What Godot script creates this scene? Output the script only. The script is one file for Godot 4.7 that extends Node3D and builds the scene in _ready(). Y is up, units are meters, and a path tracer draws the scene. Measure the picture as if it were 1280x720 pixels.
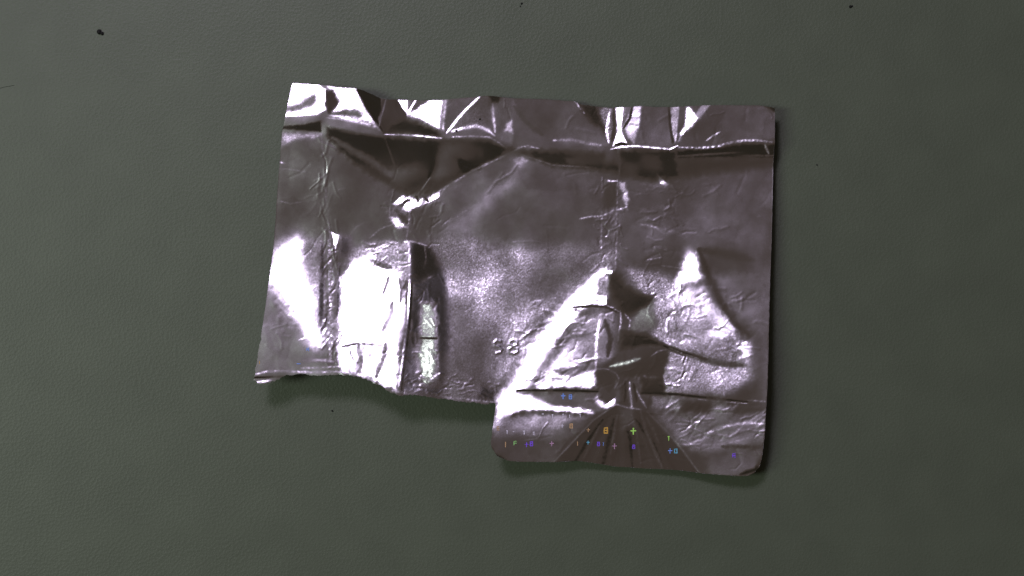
extends Node3D
# A torn, crumpled piece of silver foil lying on a grey-green vinyl table, seen from straight above.
# Lengths on the table are measured in units of 0.17 mm ("u"), with the origin of the
# drawing at the far left corner of the visible table; world metres = (u - centre) * S.

const S := 0.00017
const CX := 640.0
const CZ := 360.0
const CAM_H := 2000.0          # height of the camera above the table, u
const STEP := 1.0             # spacing of the foil mesh, u
const NX := 672
const NY := 512
const OX := 304.0
const OY := 92.0

# lamps, world metres
const KEY_AT := Vector3(-0.165, 0.54, -0.355)
const KEY_SIZE := Vector2(0.125, 0.11)
const SIDE_AT := Vector3(-0.56, 0.70, 0.02)
const SIDE_SIZE := Vector2(0.16, 0.40)

var gx := PackedFloat32Array()
var gy := PackedFloat32Array()
var grain := PackedFloat32Array()
var mask := PackedFloat32Array()
var hgt := PackedFloat32Array()
var rng := RandomNumberGenerator.new()
var fold_noise := FastNoiseLite.new()
var pit_noise := FastNoiseLite.new()
var foil_parts: Array[MeshInstance3D] = []


func _ready() -> void:
	rng.seed = 4711
	make_camera_and_light()
	make_table()
	make_foil()
	make_specks()


# ------------------------------------------------------------------ camera and light
func make_camera_and_light() -> void:
	var cam := Camera3D.new()
	cam.name = "camera"
	cam.position = Vector3(0, CAM_H * S, 0)
	cam.rotation_degrees = Vector3(-90, 0, 0)
	cam.fov = rad_to_deg(2.0 * atan(360.0 / CAM_H))
	cam.near = 0.005
	cam.far = 20.0
	add_child(cam)
	cam.current = true

	var env := Environment.new()
	env.background_mode = Environment.BG_COLOR
	env.background_color = Color(0.15, 0.135, 0.10)
	env.background_energy_multiplier = 1.0
	env.tonemap_mode = Environment.TONE_MAPPER_LINEAR
	env.tonemap_exposure = 1.0
	env.sdfgi_enabled = true
	env.ssao_enabled = true
	env.ssil_enabled = true
	var we := WorldEnvironment.new()
	we.name = "world_environment"
	we.environment = env
	add_child(we)

	area_lamp("key_lamp", KEY_AT, KEY_SIZE, Color(0.96, 0.90, 1.0), 24.0)
	area_lamp("ceiling_glow", KEY_AT * 1.6, Vector2(0.62, 0.46), Color(0.91, 0.86, 1.0), 0.50)
	area_lamp("side_lamp", SIDE_AT, SIDE_SIZE, Color(0.95, 1.0, 0.94), 8.0)
	area_lamp("ceiling_light", Vector3(0.35, 1.6, 0.25), Vector2(1.7, 1.9), Color(1.0, 0.85, 0.78), 0.034)


func area_lamp(called: String, at: Vector3, size: Vector2, color: Color, radiance: float) -> void:
	var l := AreaLight3D.new()
	l.name = called
	l.area_size = size
	l.area_normalize_energy = true
	l.light_energy = radiance * size.x * size.y / PI
	l.light_color = color
	l.area_range = 6.0
	l.area_attenuation = 2.0
	l.shadow_enabled = true
	add_child(l)
	var up := Vector3(0, 0, -1) if absf(at.normalized().y) > 0.9 else Vector3.UP
	l.look_at_from_position(at, Vector3(0, 0, 0) if called != "ceiling_light" else Vector3(at.x, 0, at.z), up)


# ------------------------------------------------------------------ table
func make_table() -> void:
	var m := StandardMaterial3D.new()
	m.albedo_color = Color(0.164, 0.195, 0.142).linear_to_srgb()
	m.roughness = 0.46
	m.metallic_specular = 0.5
	var n := FastNoiseLite.new()
	n.seed = 5
	n.noise_type = FastNoiseLite.TYPE_CELLULAR
	n.frequency = 0.075
	n.cellular_return_type = FastNoiseLite.RETURN_DISTANCE
	n.cellular_jitter = 1.0
	n.fractal_type = FastNoiseLite.FRACTAL_FBM
	n.fractal_octaves = 3
	n.domain_warp_enabled = true
	n.domain_warp_amplitude = 5.0
	n.domain_warp_frequency = 0.03
	var t := NoiseTexture2D.new()
	t.width = 2048
	t.height = 2048
	t.seamless = true
	t.as_normal_map = true
	t.bump_strength = 5.0
	t.noise = n
	m.normal_enabled = true
	m.normal_texture = t
	m.normal_scale = 0.2
	var mottle := FastNoiseLite.new()
	mottle.seed = 21
	mottle.frequency = 0.006
	mottle.fractal_octaves = 5
	var ramp := Gradient.new()
	ramp.set_color(0, Color(0.95, 0.95, 0.95))
	ramp.set_color(1, Color(1.0, 1.0, 1.0))
	var mt := NoiseTexture2D.new()
	mt.width = 1024
	mt.height = 1024
	mt.seamless = true
	mt.noise = mottle
	mt.color_ramp = ramp
	m.albedo_texture = mt
	m.uv1_triplanar = true
	m.uv1_world_triplanar = true
	m.uv1_scale = Vector3.ONE / 0.094
	var slab := BoxMesh.new()
	slab.size = Vector3(1.4, 0.03, 0.9)
	slab.material = m
	var o := MeshInstance3D.new()
	o.name = "table_top"
	o.mesh = slab
	o.position = Vector3(0, -0.015, 0)
	o.set_meta("kind", "structure")
	o.set_meta("label", "grey green grained vinyl table top under the foil")
	add_child(o)
	# a fine dark scratch in the vinyl at the left edge
	var st := SurfaceTool.new()
	st.begin(Mesh.PRIMITIVE_TRIANGLES)
	var line := pts([-12, 112, 0, 110.5, 6, 108.6, 11, 108, 15, 107.2, 18, 106.5])
	for k in line.size() - 1:
		var side := (line[k + 1] - line[k]).normalized().orthogonal() * 0.22
		var y := 0.000012
		var a := Vector3((line[k].x - side.x - CX) * S, y, (line[k].y - side.y - CZ) * S)
		var b := Vector3((line[k].x + side.x - CX) * S, y, (line[k].y + side.y - CZ) * S)
		var c := Vector3((line[k + 1].x - side.x - CX) * S, y, (line[k + 1].y - side.y - CZ) * S)
		var d := Vector3((line[k + 1].x + side.x - CX) * S, y, (line[k + 1].y + side.y - CZ) * S)
		for v in [a, c, b, b, c, d]:
			st.set_normal(Vector3.UP)
			st.add_vertex(v)
	var dark := StandardMaterial3D.new()
	dark.albedo_color = Color(0.11, 0.13, 0.10).linear_to_srgb()
	dark.roughness = 0.8
	var scratch := MeshInstance3D.new()
	scratch.name = "scratch"
	scratch.mesh = st.commit()
	scratch.material_override = dark
	scratch.position.y = 0.015
	o.add_child(scratch, true)


# ------------------------------------------------------------------ foil: drawing tools
func pts(a: Array) -> PackedVector2Array:
	var r := PackedVector2Array()
	for i in range(0, a.size(), 2):
		r.append(Vector2(a[i], a[i + 1]))
	return r


func facing(u: Vector2, lamp: Vector3) -> Vector2:
	# slope of a mirror at u that shows that lamp to an eye above the table
	var p := Vector3((u.x - CX) * S, 0.004, (u.y - CZ) * S)
	var n := (Vector3(0, CAM_H * S, 0) - p).normalized() + (lamp - p).normalized()
	return Vector2(-n.x / n.y, -n.z / n.y)


func slope_of(kind: String, u: Vector2, k: float) -> Vector2:
	match kind:
		"A": return off_mirror(facing(u, KEY_AT), k)
		"B": return off_mirror(facing(u, SIDE_AT), k)
		"D": return Vector2(-0.12, -0.55) * k      # leans away from the lamps
		"R": return Vector2(-0.5, -0.1) * k
		"S": return Vector2(-0.5 * k, 0.26)       # leans to the right
	return Vector2.ZERO


func off_mirror(g: Vector2, k: float) -> Vector2:
	# k = 1 shows the lamp itself; less leans up to 18 degrees away from it, back towards flat and past it
	return g - g.normalized() * tan(deg_to_rad(18.0 * (1.0 - pow(k, 2.2))))


func inside_depth(u: Vector2, poly: PackedVector2Array) -> float:
	# distance to the outline, positive inside
	var best := 1e9
	var inside := false
	var n := poly.size()
	var j := n - 1
	for i in n:
		var a := poly[i]
		var b := poly[j]
		var ab := b - a
		var t := clampf((u - a).dot(ab) / maxf(ab.length_squared(), 1e-6), 0.0, 1.0)
		best = minf(best, u.distance_squared_to(a + ab * t))
		if (a.y > u.y) != (b.y > u.y) and u.x < ab.x * (u.y - a.y) / ab.y + a.x:
			inside = not inside
		j = i
	return sqrt(best) if inside else -sqrt(best)


func window(poly: PackedVector2Array, grow: float) -> Rect2i:
	var lo := Vector2(1e9, 1e9)
	var hi := Vector2(-1e9, -1e9)
	for p in poly:
		lo = lo.min(p)
		hi = hi.max(p)
	var x0 := clampi(int((lo.x - grow - OX) / STEP), 0, NX - 1)
	var y0 := clampi(int((lo.y - grow - OY) / STEP), 0, NY - 1)
	var x1 := clampi(int((hi.x + grow - OX) / STEP) + 1, 0, NX - 1)
	var y1 := clampi(int((hi.y + grow - OY) / STEP) + 1, 0, NY - 1)
	return Rect2i(x0, y0, x1 - x0 + 1, y1 - y0 + 1)


# a facet: its outline, which way it leans, how soft its edge is, how grainy it is, how much it counts,
# and [x0, y0, x1, y1, k1] when the lean changes from k at the first point to k1 at the second
func patch(a: Array, kind: String, k := 1.0, soft := 3.0, rough := -1.0, share := 1.0, ramp := []) -> void:
	var poly := pts(a)
	if soft > 2.5:
		soft *= 1.5
	var w := window(poly, soft)
	for y in range(w.position.y, w.end.y):
		for x in range(w.position.x, w.end.x):
			var u := Vector2(OX + x * STEP, OY + y * STEP)
			var d := inside_depth(u, poly) + fold_noise.get_noise_2d(u.x, u.y) * minf(soft, 6.0) * 0.5
			var m := smoothstep(-soft * 0.5, soft * 0.5, d) * share
			if m <= 0.001:
				continue
			var i := y * NX + x
			var kk := k
			if ramp.size() == 5:
				var r0 := Vector2(ramp[0], ramp[1])
				var along := Vector2(ramp[2], ramp[3]) - r0
				kk = lerpf(k, ramp[4], smoothstep(0.0, 1.0, (u - r0).dot(along) / along.length_squared()))
			var g := slope_of(kind, u, kk)
			gx[i] = lerpf(gx[i], g.x, m)
			gy[i] = lerpf(gy[i], g.y, m)
			if rough >= 0.0:
				grain[i] = lerpf(grain[i], rough, m)


# a crease: a line along which the foil leans one way; ragged breaks it up
func stroke(a: Array, width: float, kind: String, k := 1.0, ragged := 0.0, share := 1.0, rough := -1.0) -> void:
	var line := pts(a)
	var w := window(line, width + 2.0)
	for y in range(w.position.y, w.end.y):
		for x in range(w.position.x, w.end.x):
			var u := Vector2(OX + x * STEP, OY + y * STEP)
			var best := 1e9
			var along := 0.0
			for s in line.size() - 1:
				var p := line[s]
				var ab := line[s + 1] - p
				var t := clampf((u - p).dot(ab) / maxf(ab.length_squared(), 1e-6), 0.0, 1.0)
				var dd := u.distance_squared_to(p + ab * t)
				if dd < best:
					best = dd
					along = (s + t) / (line.size() - 1)
			var half := width * 0.5
			var d := sqrt(best)
			if d > half + 2.0:
				continue
			half *= clampf(0.45 + 2.6 * minf(along, 1.0 - along), 0.45, 1.0) * (1.0 + 0.5 * fold_noise.get_noise_2d(u.x * 1.3 + 300.0, u.y * 1.3))
			var m := (1.0 - smoothstep(half * (0.5 if width < 4.0 else 0.15), half + 0.8, d)) * share
			if ragged > 0.0:
				m *= clampf(1.0 - ragged + fold_noise.get_noise_2d(u.x * 2.3 + 91.0, u.y * 2.3) * 2.2 * ragged + 0.5 * ragged, 0.0, 1.0)
			if m <= 0.001:
				continue
			var i := y * NX + x
			var g := slope_of(kind, u, k)
			gx[i] = lerpf(gx[i], g.x, m)
			gy[i] = lerpf(gy[i], g.y, m)
			if rough >= 0.0:
				grain[i] = lerpf(grain[i], rough, m)


# a raised bead pressed into the foil
func bead(a: Array, width: float, rise: float) -> void:
	var line := pts(a)
	var w := window(line, width * 2.0)
	for y in range(w.position.y, w.end.y):
		for x in range(w.position.x, w.end.x):
			var u := Vector2(OX + x * STEP, OY + y * STEP)
			var best := 1e9
			var off := Vector2.ZERO
			for s in line.size() - 1:
				var p := line[s]
				var ab := line[s + 1] - p
				var t := clampf((u - p).dot(ab) / maxf(ab.length_squared(), 1e-6), 0.0, 1.0)
				var v := u - (p + ab * t)
				if v.length_squared() < best:
					best = v.length_squared()
					off = v
			var e := exp(-best / (width * width)) * rise * -2.0 / (width * width)
			var i := y * NX + x
			gx[i] += off.x * e
			gy[i] += off.y * e


# many small creases in an area, running roughly one way
func crackle(a: Array, count: int, length: float, angle: float, spread: float, width: float, rise: float) -> void:
	var poly := pts(a)
	var box := Rect2(poly[0], Vector2.ZERO)
	for p in poly:
		box = box.expand(p)
	for k in count:
		var p := Vector2.ZERO
		for attempt in 30:
			p = box.position + Vector2(rng.randf(), rng.randf()) * box.size
			if Geometry2D.is_point_in_polygon(p, poly):
				break
		var dir := angle + rng.randfn(0.0, spread)
		var line := [p.x, p.y]
		var n := rng.randi_range(2, 4)
		for j in n:
			p += Vector2.from_angle(dir) * length * rng.randf_range(0.5, 1.3) / n
			dir += rng.randfn(0.0, 0.35)
			line.append_array([p.x, p.y])
		bead(line, width * rng.randf_range(0.7, 1.5), rise * 0.42 * rng.randf_range(0.2, 1.0) * (1.0 if rng.randf() < 0.6 else -1.0))


# thin foil bends rather than folds in many places: there the edges of its facets are rounded off
func relax() -> void:
	var round_x := smoothed(smoothed(gx, 4), 3)
	var round_y := smoothed(smoothed(gy, 4), 3)
	var keen := FastNoiseLite.new()
	keen.seed = 64
	keen.frequency = 0.02
	for y in NY:
		for x in NX:
			var i := y * NX + x
			var m := smoothstep(-0.15, 0.35, keen.get_noise_2d(x, y)) * 0.85
			if y + OY < 190:
				m *= 0.5
			elif x + OX > 690 and x + OX < 880 and y + OY > 330:
				m *= 0.35
			gx[i] = lerpf(gx[i], round_x[i], m)
			gy[i] = lerpf(gy[i], round_y[i], m)


func smoothed(a: PackedFloat32Array, r: int) -> PackedFloat32Array:
	var b := PackedFloat32Array()
	b.resize(a.size())
	var k := 1.0 / (2 * r + 1)
	for y in NY:
		var sum := 0.0
		for x in range(-r, NX):
			sum += a[y * NX + mini(x + r, NX - 1)]
			if x > r:
				sum -= a[y * NX + x - r - 1]
			if x >= 0:
				b[y * NX + x] = sum / (2 * r + 1 if x >= r else x + r + 1)
	var c := PackedFloat32Array()
	c.resize(a.size())
	for x in NX:
		var sum := 0.0
		for y in range(-r, NY):
			sum += b[mini(y + r, NY - 1) * NX + x]
			if y > r:
				sum -= b[(y - r - 1) * NX + x]
			if y >= 0:
				c[y * NX + x] = sum * (k if y >= r else 1.0 / (y + r + 1))
	return c


func draw_creases() -> void:
	# pressed figures
	bead([626, 426, 621, 424.5, 618, 427.5, 619, 431, 624, 433, 627, 436, 626, 439.5, 621, 440.5], 1.6, 0.38)
	bead([641, 432, 637, 429.5, 638, 425.5, 642, 424, 646, 426, 646, 430, 641, 432, 636, 435.5, 637, 439.5, 642, 441, 647, 439, 646.5, 435, 641, 432], 1.6, 0.38)
	var upright := PI / 2
	crackle([398, 170, 416, 170, 424, 300, 404, 300], 26, 26, upright, 0.35, 1.5, 0.35)
	crackle([402, 300, 428, 300, 430, 450, 408, 450], 60, 14, upright, 0.6, 1.4, 0.45)
	crackle([745, 225, 775, 225, 775, 338, 745, 338], 45, 12, upright, 0.8, 1.3, 0.35)
	crackle([790, 225, 855, 225, 850, 340, 795, 340], 45, 16, 0.1, 0.5, 1.5, 0.35)
	crackle([740, 335, 860, 345, 860, 500, 740, 500], 80, 16, upright, 0.9, 1.5, 0.45)
	crackle([480, 240, 560, 240, 550, 310, 490, 310], 40, 14, -0.9, 0.6, 1.4, 0.4)
	crackle([500, 455, 620, 478, 615, 498, 500, 488], 60, 12, 0.15, 0.5, 1.3, 0.45)
	crackle([506, 305, 552, 310, 552, 480, 506, 480], 60, 14, 1.2, 0.8, 1.4, 0.35)
	crackle([430, 300, 506, 300, 500, 345, 432, 350], 40, 14, 0.4, 0.8, 1.4, 0.3)
	crackle([430, 420, 500, 420, 496, 480, 430, 462], 40, 20, upright, 0.4, 2.2, 0.5)
	crackle([360, 110, 960, 138, 960, 182, 360, 160], 40, 18, upright, 0.6, 1.5, 0.3)
	crackle([620, 488, 952, 496, 950, 586, 640, 570], 70, 18, 0.1, 0.7, 1.5, 0.3)
	crackle([830, 500, 955, 505, 950, 560, 840, 560], 50, 22, -0.25, 0.35, 1.8, 0.45)
	crackle([830, 350, 930, 360, 935, 480, 830, 470], 70, 16, 0.3, 0.9, 1.7, 0.35)
	crackle([640, 380, 745, 390, 745, 485, 650, 490], 60, 18, -0.5, 0.5, 1.8, 0.35)
	crackle([360, 190, 955, 205, 950, 480, 340, 440], 60, 30, 0.3, 1.4, 1.6, 0.22)
	crackle([345, 300, 395, 300, 400, 440, 335, 440], 30, 24, 1.1, 0.3, 2.5, 0.3)


func outline() -> PackedVector2Array:
	return pts([368, 106, 378, 107, 402, 109, 447, 114, 458, 116.5, 476, 125, 483, 126.5, 500, 127, 530, 127.5, 556, 127, 565, 126, 590, 123.5, 607, 122,
		622, 123, 640, 125, 680, 126, 717, 129, 727, 133, 745, 135, 762, 136.5, 800, 134.5, 815, 136, 840, 136, 855, 135, 885, 134, 946, 134.5, 965, 138,
		964, 200, 961, 300, 957.5, 380, 954, 470, 951, 540, 948, 571, 945, 581, 939, 588, 931, 592, 921, 592,
		880, 590, 845, 586, 800, 584, 770, 582, 735, 576, 720, 574, 690, 575, 650, 574, 634, 572, 622, 566, 615, 556, 614, 548, 616, 535, 618, 520, 620, 505, 619, 502,
		605, 502, 585, 499.5, 565, 497, 545, 494, 520, 490, 505, 491, 492, 487, 480, 479, 462, 471, 450, 467.5, 430, 466, 400, 467, 385, 465, 364, 466.5, 353, 472, 342, 476, 331, 477, 324, 473,
		326, 462, 332, 420, 337, 370, 343, 310, 347, 260, 351, 215, 354, 185, 356, 165, 358, 160, 361, 145])


# ------------------------------------------------------------------ foil: what is folded where
func draw_upper_strip() -> void:
	patch([368, 104, 402, 107, 413, 118, 411, 140, 400, 147, 359, 150], "A")
	patch([361, 137, 378, 131, 396, 121, 400, 130, 384, 139, 361, 143], "A", 0.45, 6, 0.06, 0.9)
	patch([359, 149, 400, 147, 404, 156, 357, 160], "F", 1, 2)
	patch([355, 160, 378, 159, 404, 154, 404, 167, 356, 163], "D", 1, 2)
	patch([412, 111, 446, 112, 456, 130, 471, 155, 476, 165, 445, 156, 415, 147, 423, 137, 426, 130, 418, 117], "A", 1, 4, 0.04)
	patch([411, 116, 418, 117, 425, 130, 422, 137, 414, 144, 411, 135], "R", 0.8, 3)
	patch([416, 145, 432, 141, 451, 143, 455, 148, 438, 148], "D", 0.4, 5, 0.05, 0.9)
	stroke([440, 149, 462, 156, 474, 164], 6, "A", 0.6, 0.4, 0.6, 0.06)
	patch([408, 152, 430, 153, 460, 160, 483, 169, 480, 173, 450, 168, 413, 160], "F", 1, 3)
	stroke([411, 150, 440, 153, 465, 161], 1.8, "A", 0.8, 0.4)
	patch([447, 112, 477, 123, 479, 140, 474, 152, 483, 170, 473, 157, 460, 138], "R", 1.4, 2)
	patch([480, 124, 497, 125, 510, 145, 506, 165, 482, 168, 477, 158, 478, 140], "R", 0.7, 2)
	stroke([484, 127, 478, 150, 476, 160], 2, "F")
	patch([496, 125, 511, 125, 510, 145], "A", 1, 2)
	patch([512, 125, 541, 125, 522, 142, 511, 146], "A", 0.4, 3)
	stroke([521, 127, 516, 135, 511, 144], 2, "A")
	patch([541, 125, 560, 125, 557, 165, 546, 162, 527, 152, 511, 145], "A", 1, 4, 0.03)
	stroke([556, 126, 554, 145, 552, 166], 7, "A", 0.65, 0.2, 0.8, 0.06)
	patch([503, 150, 525, 156, 548, 167, 553, 173, 520, 169, 483, 169, 490, 160], "D", 0.9, 5)
	patch([561, 124, 593, 121, 575, 145, 558, 168, 556, 160], "A", 0.35, 3, 0.03, 1.0, [560, 150, 585, 128, 0.62])
	patch([602, 120, 616, 120, 613, 158, 590, 162, 564, 166, 582, 146], "A", 0.3, 3, 0.10, 1.0, [608, 130, 585, 160, 0.55])
	stroke([600, 123, 586, 136, 573, 150, 559, 168], 4.5, "A", 1, 0.1)
	stroke([566, 166, 580, 162, 597, 159, 610, 164, 618, 171], 6, "A", 0.95, 0.15)
	patch([562, 169, 600, 168, 622, 174, 612, 175, 565, 174], "F", 1, 2)
	stroke([616, 132, 617, 150, 619, 167], 5, "A", 0.9, 0.2)
	patch([621, 122, 640, 124, 640, 182, 626, 178], "A", 0.3, 4, 0.05, 1.0, [622, 150, 640, 165, 0.6])
	patch([634, 154, 640, 150, 641, 168, 630, 166], "A", 0.8, 3)
	patch([610, 121, 626, 121, 623, 130, 615, 129], "D", 1, 2)
	patch([640, 122, 717, 126, 764, 186, 700, 181, 668, 168, 650, 148], "A", 0.1, 3, 0.02, 1.0, [680, 135, 720, 180, 0.5])
	stroke([643, 135, 655, 152, 678, 170], 7, "D", 0.25, 0, 0.7)
	stroke([693, 177, 712, 176, 735, 181, 750, 183], 5, "A", 0.8, 0.35, 0.9, 0.05)
	stroke([691, 177, 695, 177], 4, "A")
	patch([718, 127, 746, 133, 760, 150, 757, 168, 735, 150], "R", 0.7, 5, 0.12)
	patch([745, 136, 764, 134, 764, 180, 757, 168], "A", 0.65, 5, 0.18)
	stroke([761, 142, 757, 165, 760, 180], 3.5, "A", 0.95, 0.25)
	stroke([717, 128, 730, 144], 2.5, "A", 0.9, 0.5)
	patch([768, 133, 779, 133, 776, 165, 784, 184, 765, 184, 770, 165], "A", 1, 2)
	stroke([766, 136, 767, 160, 764, 178], 3, "D", 0.5)
	patch([779, 133, 789, 133, 776, 166], "A", 0.5, 2, 0.05)
	patch([790, 132, 801, 132, 800, 152, 791, 184, 782, 172, 778, 160], "A", 0.82, 3, 0.05)
	stroke([789, 136, 786, 150, 778, 162], 2, "R", 0.7)
	stroke([768, 183, 775, 181, 782, 183], 3, "D", 1)
	patch([802, 133, 832, 134, 838, 186, 791, 185, 798, 165], "A", 0.2, 3, 0.02, 1.0, [815, 140, 820, 180, 0.5])
	stroke([834, 136, 836, 160, 839, 180], 2.5, "R", 0.6)
	patch([836, 134, 847, 134, 844, 178, 841, 181, 837, 160], "A", 0.72, 2, 0.08)
	patch([855, 133, 872, 150, 852, 170, 845, 179, 854, 155], "A", 1, 4, 0.04)
	patch([876, 132, 887, 132, 872, 151, 866, 145], "A", 0.68, 2)
	stroke([880, 178, 888, 172, 897, 167], 1.8, "A", 0.8)
	stroke([906, 136, 908, 170], 3, "A", 0.4, 0.5, 0.7)
	patch([888, 133, 966, 136, 966, 176, 850, 182], "A", 0.1, 3, 0.02, 0.9, [880, 178, 950, 145, 0.5])
	stroke([880, 178, 888, 172, 897, 167], 1.8, "A", 0.8)
	patch([946, 132, 968, 134, 966, 144], "D", 1, 1.5)
	# the edge of the fold
	stroke([482, 170, 500, 170, 520, 171, 553, 174.5], 2.4, "A", 1, 0.15)
	stroke([566, 173, 590, 172, 612, 173, 625, 181, 633, 186], 2.2, "A", 0.9, 0.4)
	stroke([645, 186, 660, 184, 674, 187], 2, "A", 0.8, 0.6)
	stroke([762, 188, 776, 185, 795, 184.5, 835, 188.5, 845, 184], 2.2, "A", 1, 0.2)
	stroke([846, 186, 870, 187, 895, 185, 908, 181, 925, 178, 945, 178, 961, 180], 3.4, "A", 0.85, 0.4, 1, 0.08)


func draw_valley() -> void:
	patch([411, 161, 450, 169, 482, 173, 555, 177, 612, 177, 640, 190, 610, 204, 575, 221, 545, 241, 520, 247, 503, 241, 468, 222, 438, 200, 414, 174], "D", 0.95, 6, 0.01, 1.0, [500, 172, 500, 240, 0.6])
	stroke([418, 174, 440, 188, 462, 200, 482, 214, 506, 234], 12, "D", 0.08, 0.1, 0.9)
	patch([486, 214, 520, 208, 536, 220, 524, 238, 508, 238], "D", 0.1, 12, 0.02, 1.0, [500, 214, 516, 238, 0.75])
	patch([552, 181, 585, 178, 606, 184, 604, 198, 588, 200, 570, 218, 548, 226, 541, 222], "D", 0.1, 9, 0.02, 1.0, [552, 190, 596, 200, 0.62])
	patch([570, 198, 578, 200, 600, 210, 580, 216], "D", 1.2, 5)
	stroke([540, 185, 542, 205, 536, 222], 5, "D", 1.4)
	stroke([538, 222, 528, 236, 521, 244], 1.6, "F")
	stroke([482, 172, 488, 190, 494, 208, 497, 224], 2.0, "D", 0.5, 0.3)
	stroke([640, 185, 628, 193], 6, "D", 0.3)
	patch([628, 188, 690, 190, 760, 194, 770, 205, 780, 212, 845, 224, 830, 228, 800, 224, 768, 216, 730, 211, 690, 208, 660, 196], "D", 0.8, 6)
	patch([706, 199, 756, 194, 752, 207, 712, 206], "D", 0.35, 5, 0.02, 1.0, [706, 200, 756, 200, 0.7])
	patch([756, 189, 766, 191, 764, 204, 753, 206], "F", 1, 3)
	patch([768, 190, 842, 190, 848, 222, 815, 224, 778, 214], "D", 0.85, 5)
	patch([778, 204, 796, 208, 792, 222, 777, 222], "D", 0.45, 8)
	patch([800, 196, 822, 196, 826, 212, 806, 212], "D", 0.5, 9)
	patch([820, 218, 835, 231, 831, 234, 824, 230], "A", 1, 1.5)
	stroke([771, 190, 774, 205, 773, 220], 2.5, "F", 1, 0.2)
	patch([843, 190, 880, 189, 910, 184, 935, 181, 967, 183, 968, 199, 905, 198, 845, 200], "D", 1, 3)
	stroke([845, 197, 890, 194, 925, 192], 2, "F", 1, 0.3)
	stroke([952, 183, 958, 194], 3, "A", 1)
	stroke([925, 196, 964, 196], 1.6, "A", 0.6, 0.5)
	patch([845, 199, 966, 200, 966, 206, 905, 214, 850, 222], "D", 0.55, 10, 0.09)
	stroke([652, 185, 625, 198, 592, 213, 562, 231, 548, 240], 3, "A", 0.78, 0.2)
	patch([354, 166, 404, 169, 395, 174, 372, 178, 352, 187], "A", 0.8, 6, 0.07)
	stroke([645, 192, 690, 207, 735, 210], 1.6, "A", 0.6, 0.4)


func draw_upper_body() -> void:
	patch([340, 150, 500, 232, 520, 290, 340, 290], "D", 0.13, 30)
	patch([660, 215, 970, 210, 970, 320, 640, 310, 600, 290], "A", 0.25, 30, -1.0, 1.0, [780, 230, 820, 320, 0.45])
	# dull sheen below the slanting ridge
	patch([555, 285, 580, 262, 640, 216, 655, 194, 668, 200, 655, 226, 604, 266, 590, 292], "A", 0.62, 14, 0.03)
	patch([640, 200, 652, 194, 662, 198, 648, 212], "A", 0.85, 4, 0.05)
	stroke([652, 196, 640, 215, 618, 228], 4, "A", 0.65, 0.5)
	stroke([560, 243, 545, 255], 8, "A", 0.4, 0.4)
	# bright star-shaped dent
	patch([489, 256, 503, 244, 518, 240, 522, 248, 534, 246, 553, 235, 548, 247, 535, 254, 520, 260, 511, 266, 502, 262, 508, 252, 495, 258], "A", 1, 2, 0.04)
	patch([484, 262, 492, 254, 508, 262, 515, 280, 500, 290, 486, 278], "A", 0.62, 9, 0.06, 0.9)
	stroke([528, 245, 536, 252], 2, "R", 1)
	stroke([520, 243, 523, 252], 2.5, "D", 1)
	stroke([505, 253, 512, 250], 4, "R", 0.5)
	patch([496, 264, 508, 270, 512, 278, 504, 280, 498, 272], "D", 0.35, 4)
	patch([487, 270, 497, 270, 507, 284, 495, 284], "A", 0.9, 4)
	patch([515, 262, 540, 256, 550, 270, 535, 300, 514, 300], "D", 0.15, 5)
	stroke([513, 262, 511, 280, 508, 300], 2, "A", 0.7, 0.5)
	stroke([530, 304, 540, 290, 545, 276, 552, 262], 4, "A", 0.55, 0.7, 1, 0.1)
	stroke([556, 279, 570, 272, 584, 262], 3, "A", 0.75, 0.6, 1, 0.08)
	stroke([584, 262, 610, 246, 640, 232], 2, "A", 0.6, 0.5)
	# creases at the left
	stroke([404, 168, 406, 200, 407, 225, 410, 262, 414, 300], 3, "A", 0.65, 0.55)
	stroke([413, 185, 415, 212, 409, 225], 2, "A", 0.5, 0.6)
	stroke([352, 204, 358, 205], 4, "A", 0.9, 0.5)
	stroke([351, 212, 366, 213, 384, 216], 1.6, "A", 0.6, 0.5)
	stroke([424, 238, 433, 235], 1.8, "A", 0.8, 0.4)
	stroke([352, 252, 364, 255, 384, 252], 1.8, "A", 0.75, 0.4)
	stroke([436, 296, 446, 284, 458, 277], 1.8, "A", 0.75, 0.4)
	stroke([462, 298, 476, 286, 490, 281], 1.8, "A", 0.65, 0.5)
	# perforation lines and cracks right of the middle
	stroke([752, 222, 752, 260, 751, 300, 751, 336], 2.2, "A", 0.7, 0.65)
	stroke([771, 225, 770, 262, 770, 300, 768, 338], 2.2, "A", 0.75, 0.6)
	patch([772, 226, 781, 228, 786, 250, 783, 262, 778, 250], "A", 0.82, 3, 0.06)
	patch([754, 232, 769, 228, 770, 258, 753, 262], "D", 0.25, 3)
	stroke([758, 227, 771, 227], 2.6, "A", 0.9, 0.3)
	stroke([724, 274, 738, 271, 750, 271, 764, 265, 783, 259], 2.2, "A", 0.85, 0.4)
	stroke([800, 263, 820, 260, 850, 257], 6, "A", 0.6, 0.5, 0.8, 0.07)
	stroke([800, 281, 816, 284, 830, 291, 842, 289], 5, "A", 0.75, 0.5, 1, 0.05)
	stroke([831, 258, 829, 275, 831, 292], 5, "A", 0.6, 0.6, 0.8, 0.08)
	stroke([754, 296, 772, 292], 2, "A", 0.7, 0.5)
	stroke([845, 240, 843, 268], 2, "A", 0.55, 0.7)
	stroke([800, 230, 830, 235], 4, "A", 0.5, 0.7, 0.8, 0.08)
	stroke([808, 325, 826, 322], 1.6, "A", 0.7, 0.5)
	stroke([826, 332, 846, 335], 1.6, "A", 0.7, 0.5)


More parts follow.
